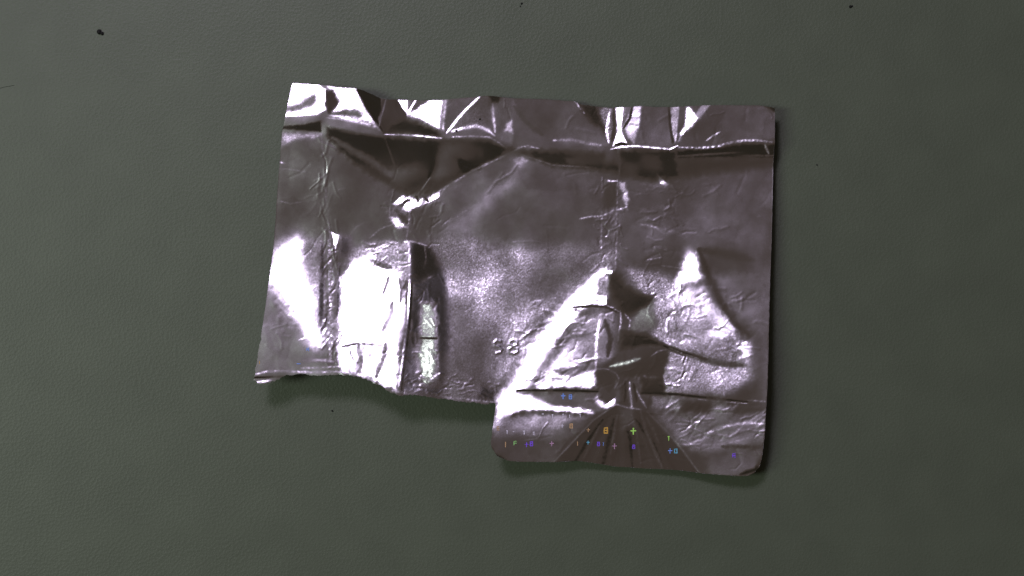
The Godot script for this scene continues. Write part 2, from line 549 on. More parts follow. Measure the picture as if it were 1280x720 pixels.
func draw_lower_left() -> void:
	# grainy sheen across the middle
	patch([514, 318, 560, 296, 620, 304, 700, 306, 772, 316, 756, 345, 700, 380, 655, 440, 622, 503, 560, 500, 552, 450, 552, 380, 540, 335], "A", 0.68, 22, 0.13)
	patch([545, 312, 590, 300, 650, 312, 655, 345, 610, 380, 585, 370, 560, 335], "A", 0.74, 26, 0.15, 0.9)
	patch([672, 318, 752, 312, 735, 338, 690, 365, 668, 350], "A", 0.4, 20, 0.1, 0.9)
	patch([640, 395, 690, 380, 668, 415, 640, 470, 622, 470], "A", 0.8, 20, 0.15, 0.9)
	patch([552, 375, 580, 385, 612, 440, 612, 488, 570, 494, 550, 470], "A", 0.45, 22, 0.1, 0.9)
	patch([604, 480, 622, 486, 617, 500, 596, 496], "S", 0.4, 6)
	# far left
	patch([334, 345, 372, 300, 400, 300, 410, 430, 424, 470, 318, 478], "A", 0.42, 12, 0.02)
	patch([342, 313, 372, 290, 386, 300, 390, 340, 399, 395, 412, 424, 396, 434, 378, 405, 352, 366, 333, 348], "A", 0.97, 24, 0.05)
	patch([386, 296, 404, 300, 400, 380, 392, 360], "A", 0.7, 14, 0.1)
	stroke([404, 306, 404, 350, 405, 390, 407, 418], 9, "S", 0.6, 0.2, 0.9, 0.1)
	stroke([412, 300, 415, 350, 416, 400, 418, 448], 9, "A", 0.75, 0.5, 1, 0.16)
	stroke([425, 330, 425, 390, 428, 446, 420, 452], 6, "S", 0.5, 0.4, 0.9, 0.12)
	patch([415, 290, 425, 294, 420, 316], "A", 1, 2)
	patch([427, 296, 440, 296, 436, 322, 426, 322], "S", 0.5, 4, 0.08)
	stroke([384, 449, 405, 448, 422, 450], 5, "S", 0.25, 0.1, 0.9)
	stroke([378, 424, 394, 418, 402, 414], 2, "A", 0.9, 0.3)
	patch([394, 424, 403, 416, 404, 432], "A", 1, 2)
	stroke([382, 458, 430, 456], 4, "A", 0.8, 0.5)
	# the big bright dent
	patch([430, 330, 445, 306, 490, 300, 508, 304, 510, 350, 470, 352], "A", 0.78, 8, 0.12)
	patch([427, 350, 440, 326, 466, 318, 478, 335, 496, 338, 505, 365, 508, 395, 502, 430, 500, 486, 470, 474, 430, 460, 426, 440, 428, 400], "A", 1, 7, 0.03)
	stroke([462, 325, 478, 331, 490, 335], 9, "A", 0.35, 0.2, 0.9, 0.1)
	stroke([487, 346, 484, 356, 480, 368], 5, "A", 0.4, 0.1, 0.9)
	stroke([500, 348, 503, 362, 502, 378], 4, "A", 0.4, 0.1, 0.9)
	stroke([492, 378, 490, 395, 480, 414], 9, "A", 0.35, 0.1, 0.9, 0.05)
	stroke([452, 430, 455, 450, 453, 470], 10, "A", 0.42, 0.1, 0.9, 0.06)
	stroke([485, 428, 482, 448, 474, 468], 9, "A", 0.5, 0.1, 0.9, 0.06)
	stroke([432, 432, 450, 428, 480, 430], 3, "A", 0.3, 0.3, 0.9)
	patch([500, 308, 509, 304, 512, 350, 504, 352], "A", 0.62, 3, 0.1)
	# the upright crease and the dark side behind it
	patch([514, 303, 530, 306, 545, 316, 556, 345, 562, 400, 560, 470, 552, 496, 506, 490, 512, 420, 516, 360], "S", 0.55, 11, 0.05)
	patch([515, 304, 538, 311, 546, 340, 534, 350, 516, 350], "S", 0.95, 7, 0.03)
	patch([510, 430, 526, 425, 528, 490, 508, 490], "S", 0.3, 4, 0.05)
	patch([527, 378, 546, 378, 548, 420, 547, 476, 528, 480, 523, 440], "B", 0.84, 8, 0.09)
	stroke([527, 421.5, 548, 422], 2, "D", 0.9)
	stroke([516, 400, 517, 420], 4, "B", 0.6, 0.4, 0.8)
	stroke([528, 352, 535, 348, 542, 344], 4, "B", 0.8, 0.5)
	stroke([540, 472, 548, 466, 552, 464], 2.5, "A", 0.9, 0.3)
	stroke([531, 307, 533, 325, 530, 335], 2, "F", 1, 0.5)
	stroke([506, 302, 511, 303, 513, 330, 513, 352, 512, 400, 507, 440, 502, 480], 3, "A", 1, 0.15)
	stroke([516, 352, 514, 400, 510, 440, 505, 486], 2, "S", 1.2, 0.2)
	stroke([509, 301, 520, 303, 534, 307], 2, "A", 0.8, 0.3)
	# torn lower edge
	stroke([320, 467, 340, 462, 366, 462, 400, 463, 430, 462, 452, 465, 470, 471, 486, 481], 3.2, "A", 0.85, 0.35)
	stroke([320, 469.5, 340, 469, 362, 468], 2, "D", 1, 0.2)
	stroke([328, 475, 338, 474, 352, 470], 3, "A", 0.9, 0.2)
	stroke([494, 485, 512, 488, 530, 491], 4, "A", 0.8, 0.6, 1, 0.08)
	stroke([520, 480, 540, 489, 560, 494, 590, 497, 616, 500], 3, "A", 0.8, 0.65, 1, 0.08)


func draw_lower_right() -> void:
	patch([780, 335, 830, 340, 860, 360, 905, 395, 935, 430, 940, 470, 900, 500, 800, 492, 790, 440, 815, 400], "A", 0.76, 14, 0.15)
	patch([828, 385, 870, 392, 880, 425, 835, 428], "A", 0.82, 16, 0.15, 0.8)
	patch([835, 455, 905, 458, 900, 485, 838, 482], "A", 0.8, 14, 0.15, 0.8)
	# long bright band
	patch([757, 336, 767, 342, 757, 366, 746, 384, 736, 384, 702, 420, 684, 446, 660, 486, 642, 506, 625, 532, 616, 532, 622, 495, 640, 470, 660, 430, 690, 392, 720, 362, 742, 342], "A", 1, 11, 0.05)
	patch([736, 386, 768, 386, 768, 450, 745, 456, 738, 468, 664, 488, 690, 446], "A", 0.9, 12, 0.07, 1.0, [690, 450, 765, 410, 0.66])
	stroke([700, 430, 720, 410, 740, 398], 5, "A", 0.85, 0.5, 0.9, 0.06)
	stroke([672, 468, 700, 450, 725, 446], 6, "A", 0.85, 0.5, 0.8, 0.06)
	stroke([748, 400, 744, 430, 743, 462], 3.5, "A", 1, 0.2)
	stroke([755, 400, 762, 420, 758, 444], 8, "R", 0.4, 0.2, 0.8, 0.06)
	patch([745, 348, 757, 344, 760, 372, 746, 378], "A", 0.72, 4, 0.1)
	patch([746, 369, 757, 369, 758, 382, 747, 382], "A", 1, 2)
	stroke([716, 384, 738, 382.5, 756, 383, 770, 390], 2.2, "D", 0.8, 0.3)
	patch([718, 386, 745, 386, 744, 392, 724, 394], "A", 0.5, 4, 0.08)
	# dark hollow beside it
	patch([760, 340, 769, 340, 776, 350, 780, 358, 816, 374, 806, 386, 782, 394, 774, 388, 764, 366], "D", 0.75, 6, 0.06)
	patch([757, 338, 765, 338, 764, 343, 757, 342], "A", 1, 1.5)
	stroke([758, 382, 766, 385, 772, 389], 1.8, "A", 0.9, 0.3)
	patch([786, 404, 800, 384, 816, 382, 818, 405, 812, 415, 788, 414], "B", 0.62, 6, 0.06)
	stroke([774, 388, 775, 400, 771, 425], 2.4, "A", 0.8, 0.4)
	stroke([780, 392, 786, 400, 783, 425], 2, "A", 0.8, 0.5)
	patch([776, 414, 810, 418, 830, 433, 812, 432, 775, 436], "D", 0.75, 6, 0.04)
	patch([830, 395, 838, 398, 835, 418, 828, 414], "A", 0.9, 4, 0.08)
	stroke([808, 425, 830, 432, 850, 440, 880, 448], 6, "D", 0.7, 0.2, 0.9, 0.05)
	stroke([862, 444, 885, 450, 905, 454, 928, 455], 9, "D", 0.35, 0.3, 0.6, 0.08)
	stroke([828, 432, 850, 440, 862, 443], 4, "D", 1.3)
	stroke([834, 434, 848, 440, 870, 447], 1.6, "A", 0.8, 0.4)
	# bright dents at the right
	patch([856, 310, 869, 316, 877, 345, 870, 353, 841, 359, 848, 336], "A", 1, 9, 0.06)
	patch([838, 364, 878, 352, 896, 385, 915, 410, 898, 420, 870, 398, 852, 380, 836, 384], "A", 0.93, 14, 0.05)
	patch([838, 380, 872, 386, 910, 424, 890, 436, 850, 425], "A", 0.84, 16, 0.08, 0.8)
	patch([884, 412, 905, 418, 900, 422, 880, 418], "A", 1, 4, 0.05)
	stroke([862, 399, 880, 398, 888, 399], 2.4, "A", 0.9, 0.3)
	stroke([872, 312, 884, 345, 898, 375, 916, 404, 932, 418], 10, "R", 0.55, 0.2, 0.8, 0.09)
	stroke([872, 312, 905, 318, 940, 326], 14, "D", 0.4, 0.2, 0.7, 0.09)
	patch([916, 428, 936, 424, 937, 438, 930, 458, 925, 446], "A", 0.95, 4, 0.08)
	patch([840, 450, 852, 448, 848, 472, 834, 470], "A", 0.75, 5, 0.1)
	patch([830, 444, 836, 450, 832, 472, 826, 466], "A", 0.75, 4, 0.08)
	stroke([888, 484, 900, 474], 1.8, "A", 0.9, 0.3)
	patch([935, 320, 970, 320, 970, 520, 945, 520, 938, 440], "A", 0.45, 20, 0.02)
	patch([890, 345, 968, 330, 968, 420, 935, 412, 905, 380], "A", 0.52, 14, 0.02)
	stroke([948, 392, 951, 420, 953, 445], 6, "A", 0.5, 0.8, 0.8, 0.06)
	# brown lobe
	patch([750, 456, 770, 443, 800, 432, 830, 433, 833, 440, 826, 472, 800, 468, 775, 469, 756, 462], "D", 0.05, 4, 0.01, 1.0, [780, 440, 800, 470, 0.45])
	stroke([760, 457, 782, 452, 798, 447], 7, "B", 0.95, 0.1)
	stroke([812, 444, 820, 438, 832, 436], 2, "A", 0.6, 0.3)
	patch([799, 470, 826, 472, 830, 494, 800, 490], "D", 0.6, 4, 0.02)
	patch([743, 463, 765, 464, 770, 476, 760, 488, 748, 478], "D", 0.25, 3, 0.03)
	stroke([744, 459.5, 758, 460, 768, 465, 772, 472], 1.7, "A", 0.9, 0.4)
	stroke([768, 475, 771, 490, 770, 506], 8, "A", 0.48, 0.1)
	stroke([785, 476, 786, 490, 788, 508], 5, "A", 1, 0.15)
	stroke([792, 484, 798, 495, 806, 508], 4, "A", 1, 0.15)
	stroke([780, 475, 779, 500], 3, "R", 0.6)
	stroke([790, 478, 794, 500], 3, "D", 0.8)
	# the crosswise crease
	patch([640, 494, 664, 486, 700, 473, 742, 460, 745, 483, 646, 486], "A", 1, 4)
	patch([690, 462, 735, 452, 742, 458, 712, 470], "A", 0.6, 4, 0.05)
	patch([646, 489, 745, 488, 758, 506, 742, 516, 700, 510, 660, 500], "A", 0.52, 3, 0.04)
	patch([642, 490, 662, 491, 690, 504, 735, 509, 742, 515, 700, 513, 655, 511, 625, 522, 620, 506], "A", 1, 3)
	stroke([646, 486.5, 700, 486, 746, 487.5], 2.4, "D", 1, 0.05)
	patch([745, 492, 760, 508, 752, 510, 740, 498], "A", 0.9, 3)
	patch([752, 506, 768, 494, 768, 506], "A", 1, 2)
	stroke([800, 490, 840, 491, 880, 495, 930, 500], 3, "D", 0.8, 0.2)
	stroke([870, 497, 900, 500, 930, 502], 2, "A", 0.9, 0.4)
	stroke([930, 498, 958, 500], 2, "A", 0.7, 0.5)
	patch([815, 494, 850, 497, 846, 513, 812, 510], "A", 0.7, 6, 0.08)
	patch([855, 500, 885, 503, 882, 516, 850, 514], "R", 0.35, 5)
	patch([888, 503, 918, 504, 908, 520, 886, 516], "A", 0.72, 5, 0.1)
	stroke([800, 515, 850, 518, 884, 519], 1.8, "D", 1, 0.2)
	# lower flap
	patch([616, 524, 660, 514, 738, 518, 715, 542, 690, 552, 616, 548], "A", 0.84, 7, 0.05, 1.0, [660, 518, 664, 550, 0.5])
	patch([662, 530, 740, 522, 700, 550, 680, 545], "A", 0.5, 8, 0.03)
	patch([632, 522, 712, 518, 700, 536, 640, 538], "A", 0.9, 12, 0.06, 0.8)
	stroke([640, 535, 660, 540, 690, 540], 6, "A", 0.8, 0.5, 0.8, 0.05)
	patch([612, 545, 650, 545, 700, 552, 694, 580, 610, 580], "A", 0.2, 5, 0.02)
	stroke([612, 552, 618, 563, 632, 571], 5, "D", 0.7)
	stroke([650, 548, 668, 546, 676, 542], 1.6, "A", 0.7, 0.4)
	patch([768, 504, 740, 522, 692, 576, 735, 580, 800, 590, 874, 592, 852, 562, 826, 536, 806, 514], "D", 0.3, 2.5, 0.01)
	for k in 11:
		var top := Vector2(752 + k * 4.5, 512)
		var low := Vector2(712 + k * 13.0, 586)
		var kind: String = ["D", "R", "F"][k % 3]
		var strength: float = [1.0, 0.7, 1.0][k % 3]
		stroke([top.x, top.y + 10, lerpf(top.x, low.x, 0.5) + 2, 548, low.x, low.y], 5.0 + (k * 7 % 6), kind, strength, 0.3, 0.55)
	stroke([770, 516, 766, 540, 762, 566], 3, "A", 0.5, 0.5, 0.8)
	stroke([786, 512, 794, 540, 800, 578], 4, "A", 0.55, 0.5, 0.8)
	stroke([748, 530, 738, 552, 728, 572], 3, "A", 0.45, 0.5, 0.7)
	stroke([806, 520, 812, 530, 822, 552], 5, "A", 0.6, 0.5, 0.8)
	patch([772, 508, 790, 508, 792, 530, 776, 534], "A", 0.45, 6, 0.04, 0.8)
	stroke([766, 505, 740, 523, 715, 550, 690, 577], 2.2, "A", 0.55, 0.1)
	stroke([798, 510, 805, 535, 818, 565, 829, 588], 5, "A", 0.5, 0.3)
	stroke([806, 512, 832, 538, 852, 562, 874, 592], 2.4, "A", 0.6, 0.2)
	stroke([752, 509, 768, 503, 784, 508, 800, 510], 2.4, "A", 0.9, 0.3)
	patch([812, 512, 956, 516, 952, 560, 880, 566, 850, 556], "A", 0.68, 8, 0.04)
	patch([880, 566, 952, 556, 950, 600, 884, 600], "A", 0.35, 10, 0.02)
	stroke([878, 540, 895, 534, 912, 528, 935, 526, 953, 527], 3.4, "A", 0.95, 0.4, 1, 0.05)
	stroke([846, 553, 880, 554, 905, 552, 930, 545, 953, 542], 2.2, "A", 0.75, 0.5)
	stroke([842, 536, 856, 532, 864, 528], 2, "A", 0.8, 0.4)
	stroke([886, 520, 892, 540, 886, 556], 4, "A", 0.6, 0.7)
	stroke([900, 556, 950, 556], 6, "D", 0.5, 0.3, 0.7)
	stroke([922, 590, 940, 584, 950, 570], 6, "D", 0.8, 0.1)


# ------------------------------------------------------------------ foil: from slopes to a sheet
func settle() -> void:
	# the sheet whose slopes come nearest to those drawn: coarse grids first, then finer ones
	var level := 5
	var h := PackedFloat32Array()
	var pw := 0
	while level >= 0:
		var f := 1 << level
		var w := NX / f
		var n := NY / f
		var cell := STEP * f
		var ax := PackedFloat32Array()
		var ay := PackedFloat32Array()
		var am := PackedFloat32Array()
		ax.resize(w * n)
		ay.resize(w * n)
		am.resize(w * n)
		var inv := 1.0 / (f * f)
		for y in n:
			for x in w:
				var sx := 0.0
				var sy := 0.0
				var sm := 0.0
				for v in f:
					var row := (y * f + v) * NX + x * f
					for u in f:
						sx += gx[row + u]
						sy += gy[row + u]
						sm += mask[row + u]
				var i := y * w + x
				ax[i] = sx * inv
				ay[i] = sy * inv
				am[i] = sm * inv
		var ex := PackedFloat32Array()   # weight of the link to the right, to below, right-hand side, 1 / sum
		var ey := PackedFloat32Array()
		var rhs := PackedFloat32Array()
		var tot := PackedFloat32Array()
		ex.resize(w * n)
		ey.resize(w * n)
		rhs.resize(w * n)
		tot.resize(w * n)
		for y in n:
			for x in w:
				var i := y * w + x
				tot[i] += 0.000004 * cell * cell
				if x < w - 1:
					var wt := 0.02 + 0.98 * minf(am[i], am[i + 1])
					var d := wt * 0.5 * (ax[i] + ax[i + 1]) * cell
					ex[i] = wt
					rhs[i] -= d
					rhs[i + 1] += d
					tot[i] += wt
					tot[i + 1] += wt
				if y < n - 1:
					var wt := 0.02 + 0.98 * minf(am[i], am[i + w])
					var d := wt * 0.5 * (ay[i] + ay[i + w]) * cell
					ey[i] = wt
					rhs[i] -= d
					rhs[i + w] += d
					tot[i] += wt
					tot[i + w] += wt
		var nh := PackedFloat32Array()
		nh.resize(w * n)
		if pw > 0:
			var ph := n / 2
			for y in n:
				var fy := clampf(y * 0.5 - 0.25, 0.0, ph - 1.001)
				var y0 := int(fy)
				fy -= y0
				for x in w:
					var fx := clampf(x * 0.5 - 0.25, 0.0, pw - 1.001)
					var x0 := int(fx)
					fx -= x0
					var q := y0 * pw + x0
					nh[y * w + x] = lerpf(lerpf(h[q], h[q + 1], fx), lerpf(h[q + pw], h[q + pw + 1], fx), fy)
		h = nh
		for sweep in [14, 24, 40, 60, 120, 400][level]:
			for y in range(1, n - 1):
				var i := y * w + 1
				for x in range(1, w - 1):
					h[i] += 1.5 * ((ex[i] * h[i + 1] + ex[i - 1] * h[i - 1] + ey[i] * h[i + w] + ey[i - w] * h[i - w] + rhs[i]) / tot[i] - h[i])
					i += 1
		pw = w
		level -= 1
	hgt = h


func height_at(x: float, y: float) -> float:
	var fx := clampf((x - OX) / STEP, 0, NX - 1.01)
	var fy := clampf((y - OY) / STEP, 0, NY - 1.01)
	var x0 := int(fx)
	var y0 := int(fy)
	var i := y0 * NX + x0
	return lerpf(lerpf(hgt[i], hgt[i + 1], fx - x0), lerpf(hgt[i + NX], hgt[i + NX + 1], fx - x0), fy - y0)


func place(u: Vector2, h: float) -> Vector3:
	return Vector3((u.x - CX) * S, h * S, (u.y - CZ) * S)


func crease_y(x: float) -> float:
	var a := [[350, 164], [404, 160], [482, 171], [555, 175], [612, 173], [640, 186], [692, 179], [762, 188], [845, 186], [905, 182], [970, 181]]
	for i in a.size() - 1:
		if x < a[i + 1][0]:
			return lerpf(a[i][1], a[i + 1][1], clampf((x - a[i][0]) / float(a[i + 1][0] - a[i][0]), 0, 1))
	return 181.0


func make_foil() -> void:
	var total := NX * NY
	gx.resize(total)
	gy.resize(total)
	grain.resize(total)
	mask.resize(total)
	grain.fill(0.018)
	fold_noise.seed = 12
	fold_noise.frequency = 0.09
	fold_noise.fractal_octaves = 3
	pit_noise.seed = 77
	pit_noise.frequency = 0.3
	pit_noise.fractal_octaves = 2

	draw_upper_body()
	draw_lower_left()
	draw_lower_right()
	draw_valley()
	draw_upper_strip()
	relax()
	draw_creases()

	# which mesh points lie on the sheet; those next to its outline are drawn onto it
	var edge := outline()
	var bumpy := PackedVector2Array()
	for i in edge.size():
		var a := edge[i]
		var b := edge[(i + 1) % edge.size()]
		var torn := a.y > 440.0 and a.x < 621.0 and b.x < 621.0 and a.y < 505.0
		var n := maxi(1, int(a.distance_to(b) / (2.0 if torn else 4.0)))
		for k in n:
			var p := a.lerp(b, float(k) / n)
			var amp := 0.9 if torn else 0.25
			bumpy.append(p + Vector2(rng.randf_range(-amp, amp), rng.randf_range(-amp, amp)))
	edge = bumpy
	for y in NY:
		var py := OY + y * STEP
		var cuts: Array[float] = []
		for i in edge.size():
			var a := edge[i]
			var b := edge[(i + 1) % edge.size()]
			if (a.y > py) != (b.y > py):
				cuts.append(a.x + (b.x - a.x) * (py - a.y) / (b.y - a.y))
		cuts.sort()
		for k in range(0, cuts.size() - 1, 2):
			for x in range(maxi(0, ceili((cuts[k] - OX) / STEP)), mini(NX - 1, floori((cuts[k + 1] - OX) / STEP)) + 1):
				mask[y * NX + x] = 1.0
	# the sheet is nowhere quite flat: slow waves and smaller dents everywhere
	var wave := FastNoiseLite.new()
	wave.seed = 31
	wave.frequency = 0.018
	wave.fractal_octaves = 4
	wave.fractal_gain = 0.55
	var facet := FastNoiseLite.new()
	facet.seed = 8
	facet.noise_type = FastNoiseLite.TYPE_CELLULAR
	facet.cellular_return_type = FastNoiseLite.RETURN_CELL_VALUE
	facet.frequency = 0.022
	facet.fractal_type = FastNoiseLite.FRACTAL_FBM
	facet.fractal_octaves = 3
	facet.fractal_gain = 0.6
	facet.domain_warp_enabled = true
	facet.domain_warp_amplitude = 14.0
	facet.domain_warp_frequency = 0.02
	var facet_y: FastNoiseLite = facet.duplicate()
	facet_y.cellular_jitter = 0.9
	facet_y.seed = 9
	for y in NY:
		for x in NX:
			var i := y * NX + x
			gx[i] += facet.get_noise_2d(x, y) * 0.035
			gy[i] += facet_y.get_noise_2d(x, y) * 0.03
			gx[i] += wave.get_noise_2d(x, y) * 0.07
			gy[i] += wave.get_noise_2d(x + 2000.0, y) * 0.06
	settle()
	var lows := PackedFloat32Array()
	var top := -1e9
	for i in total:
		if mask[i] > 0.5:
			top = maxf(top, hgt[i])
			if i % 7 == 0:
				lows.append(hgt[i])
	lows.sort()
	var floor_h := lows[int(lows.size() * 0.004)]
	for i in total:
		var h := hgt[i] - floor_h
		var y := OY + (i / NX) * STEP
		var x := OX + (i % NX) * STEP
		# the torn half of the lower edge stands up off the table
		var lift := 16.0 * smoothstep(330.0, 470.0, y) * (1.0 - smoothstep(560.0, 660.0, x))
		# and the lower flap sags back down towards it
		h -= 15.0 * smoothstep(480.0, 580.0, y) * smoothstep(590.0, 690.0, x)
		hgt[i] = 1.6 + lift + (h if h > 2.0 else 2.0 * exp((h - 2.0) * 0.5))

	# points of the mesh
	var at := PackedVector2Array()
	at.resize(total)
	var used := PackedByteArray()
	used.resize(total)
	for y in NY:
		for x in NX:
			var i := y * NX + x
			var u := Vector2(OX + x * STEP, OY + y * STEP)
			at[i] = u
			used[i] = 1 if mask[i] > 0.5 else 0
	for y in range(1, NY - 1):
		for x in range(1, NX - 1):
			var i := y * NX + x
			var same := mask[i] == mask[i - 1] and mask[i] == mask[i + 1] and mask[i] == mask[i - NX] and mask[i] == mask[i + NX] \
				and mask[i] == mask[i - NX - 1] and mask[i] == mask[i - NX + 1] and mask[i] == mask[i + NX - 1] and mask[i] == mask[i + NX + 1]
			if same:
				continue
			var u := at[i]
			var best := 1e9
			var to := u
			for k in edge.size():
				var a := edge[k]
				if absf(a.x - u.x) + absf(a.y - u.y) > 14.0:
					continue
				var ab := edge[(k + 1) % edge.size()] - a
				var t := clampf((u - a).dot(ab) / maxf(ab.length_squared(), 1e-6), 0.0, 1.0)
				var d := u.distance_squared_to(a + ab * t)
				if d < best:
					best = d
					to = a + ab * t
			if mask[i] < 0.5 and best < 3.2 or mask[i] > 0.5 and best < 0.18:
				at[i] = to
				used[i] = 2
	var pos := PackedVector3Array()
	var nor := PackedVector3Array()
	pos.resize(total)
	nor.resize(total)
	for y in range(1, NY - 1):
		for x in range(1, NX - 1):
			var i := y * NX + x
			if used[i] == 0:
				continue
			pos[i] = place(at[i], hgt[i])
			var sx := (hgt[i + 1] - hgt[i - 1]) / (2.0 * STEP)
			var sy := (hgt[i + NX] - hgt[i - NX]) / (2.0 * STEP)
			var g := grain[i] * 0.36
			sx = lerpf(sx, gx[i], 0.75) + rng.randfn(0.0, g * 0.5) + pit_noise.get_noise_2d(at[i].x, at[i].y) * g * 0.6
			sy = lerpf(sy, gy[i], 0.75) + rng.randfn(0.0, g * 0.5) + pit_noise.get_noise_2d(at[i].x + 700.0, at[i].y) * g * 0.6
			nor[i] = Vector3(-sx, 1.0, -sy).normalized()

	# triangles, sorted into the parts of the foil
	var gusset := pts([768, 504, 740, 522, 690, 577, 735, 580, 800, 590, 876, 594, 852, 562, 826, 536, 806, 514])
	var parts: Array[PackedInt32Array] = [PackedInt32Array(), PackedInt32Array(), PackedInt32Array(), PackedInt32Array()]
	for y in range(1, NY - 2):
		for x in range(1, NX - 2):
			var i := y * NX + x
			var q := [i, i + 1, i + NX, i + NX + 1]
			if used[q[0]] + used[q[1]] + used[q[2]] + used[q[3]] < 3:
				continue
			var px := OX + x * STEP
			var py := OY + y * STEP
			var which := 1
			if py < 192.0:
				which = 0 if py < crease_y(px) else 1
			elif px > 612.0 and py > 487.5:
				which = 2
				if px > 688.0 and px < 880.0 and py > 500.0 and Geometry2D.is_point_in_polygon(Vector2(px, py), gusset):
					which = 3
			for tri in [[0, 1, 2], [1, 3, 2]]:
				var a: int = q[tri[0]]
				var b: int = q[tri[1]]
				var c: int = q[tri[2]]
				if used[a] and used[b] and used[c] and used[a] + used[b] + used[c] < 6 or used[a] == 2 and used[b] == 2 and used[c] == 2 and mask[a] + mask[b] + mask[c] > 0.5:
					parts[which].append_array([a, b, c])

	var root := Node3D.new()
	root.name = "foil_wrapper"
	root.set_meta("label", "crumpled torn piece of silver foil lying on the grey green table")
	root.set_meta("category", "foil")
	add_child(root)

	var m := StandardMaterial3D.new()
	m.albedo_color = Color(0.80, 0.77, 0.84).linear_to_srgb()
	m.metallic = 1.0
	m.roughness = 0.25
	var called := ["folded_strip", "foil_sheet", "lower_flap", "gusset_fold"]
	for k in 4:
		foil_parts.append(mesh_part(called[k], parts[k], pos, nor, m, root))

	# paper side underneath and the cut edge
	var paper := StandardMaterial3D.new()
	paper.albedo_color = Color(0.55, 0.54, 0.55).linear_to_srgb()
	paper.roughness = 0.9
	var bpos := PackedVector3Array()
	var bnor := PackedVector3Array()
	bpos.resize(total)
	bnor.resize(total)
	var under := PackedInt32Array()
	for i in total:
		bpos[i] = pos[i] - Vector3(0, 0.00016, 0)
		bnor[i] = -nor[i]
	for p in parts:
		for k in range(0, p.size(), 3):
			under.append_array([p[k], p[k + 2], p[k + 1]])
	mesh_part("paper_backing", under, bpos, bnor, paper, root)
	var st := SurfaceTool.new()
	st.begin(Mesh.PRIMITIVE_TRIANGLES)
	for k in edge.size():
		var a := edge[k]
		var b := edge[(k + 1) % edge.size()]
		var a1 := place(a, height_at(a.x, a.y) + 0.05)
		var b1 := place(b, height_at(b.x, b.y) + 0.05)
		var down := Vector3(0, -0.00017, 0)
		for v in [a1, b1, a1 + down, b1, b1 + down, a1 + down]:
			st.add_vertex(v)
	st.generate_normals()
	var rim := MeshInstance3D.new()
	rim.name = "cut_edge"
	rim.mesh = st.commit()
	rim.material_override = paper
	root.add_child(rim, true)
	make_marks()


func mesh_part(called: String, tris: PackedInt32Array, pos: PackedVector3Array, nor: PackedVector3Array, m: Material, root: Node3D) -> MeshInstance3D:
	var to := PackedInt32Array()
	to.resize(pos.size())
	to.fill(-1)
	var v := PackedVector3Array()
	var n := PackedVector3Array()
	var idx := PackedInt32Array()
	idx.resize(tris.size())
	for k in tris.size():
		var i := tris[k]
		if to[i] < 0:
			to[i] = v.size()
			v.append(pos[i])
			n.append(nor[i])
		idx[k] = to[i]
	var a := []
	a.resize(Mesh.ARRAY_MAX)
	a[Mesh.ARRAY_VERTEX] = v
	a[Mesh.ARRAY_NORMAL] = n
	a[Mesh.ARRAY_INDEX] = idx
	var mesh := ArrayMesh.new()
	mesh.add_surface_from_arrays(Mesh.PRIMITIVE_TRIANGLES, a)
	mesh.surface_set_material(0, m)
	var o := MeshInstance3D.new()
	o.name = called
	o.mesh = mesh
	root.add_child(o, true)
	return o


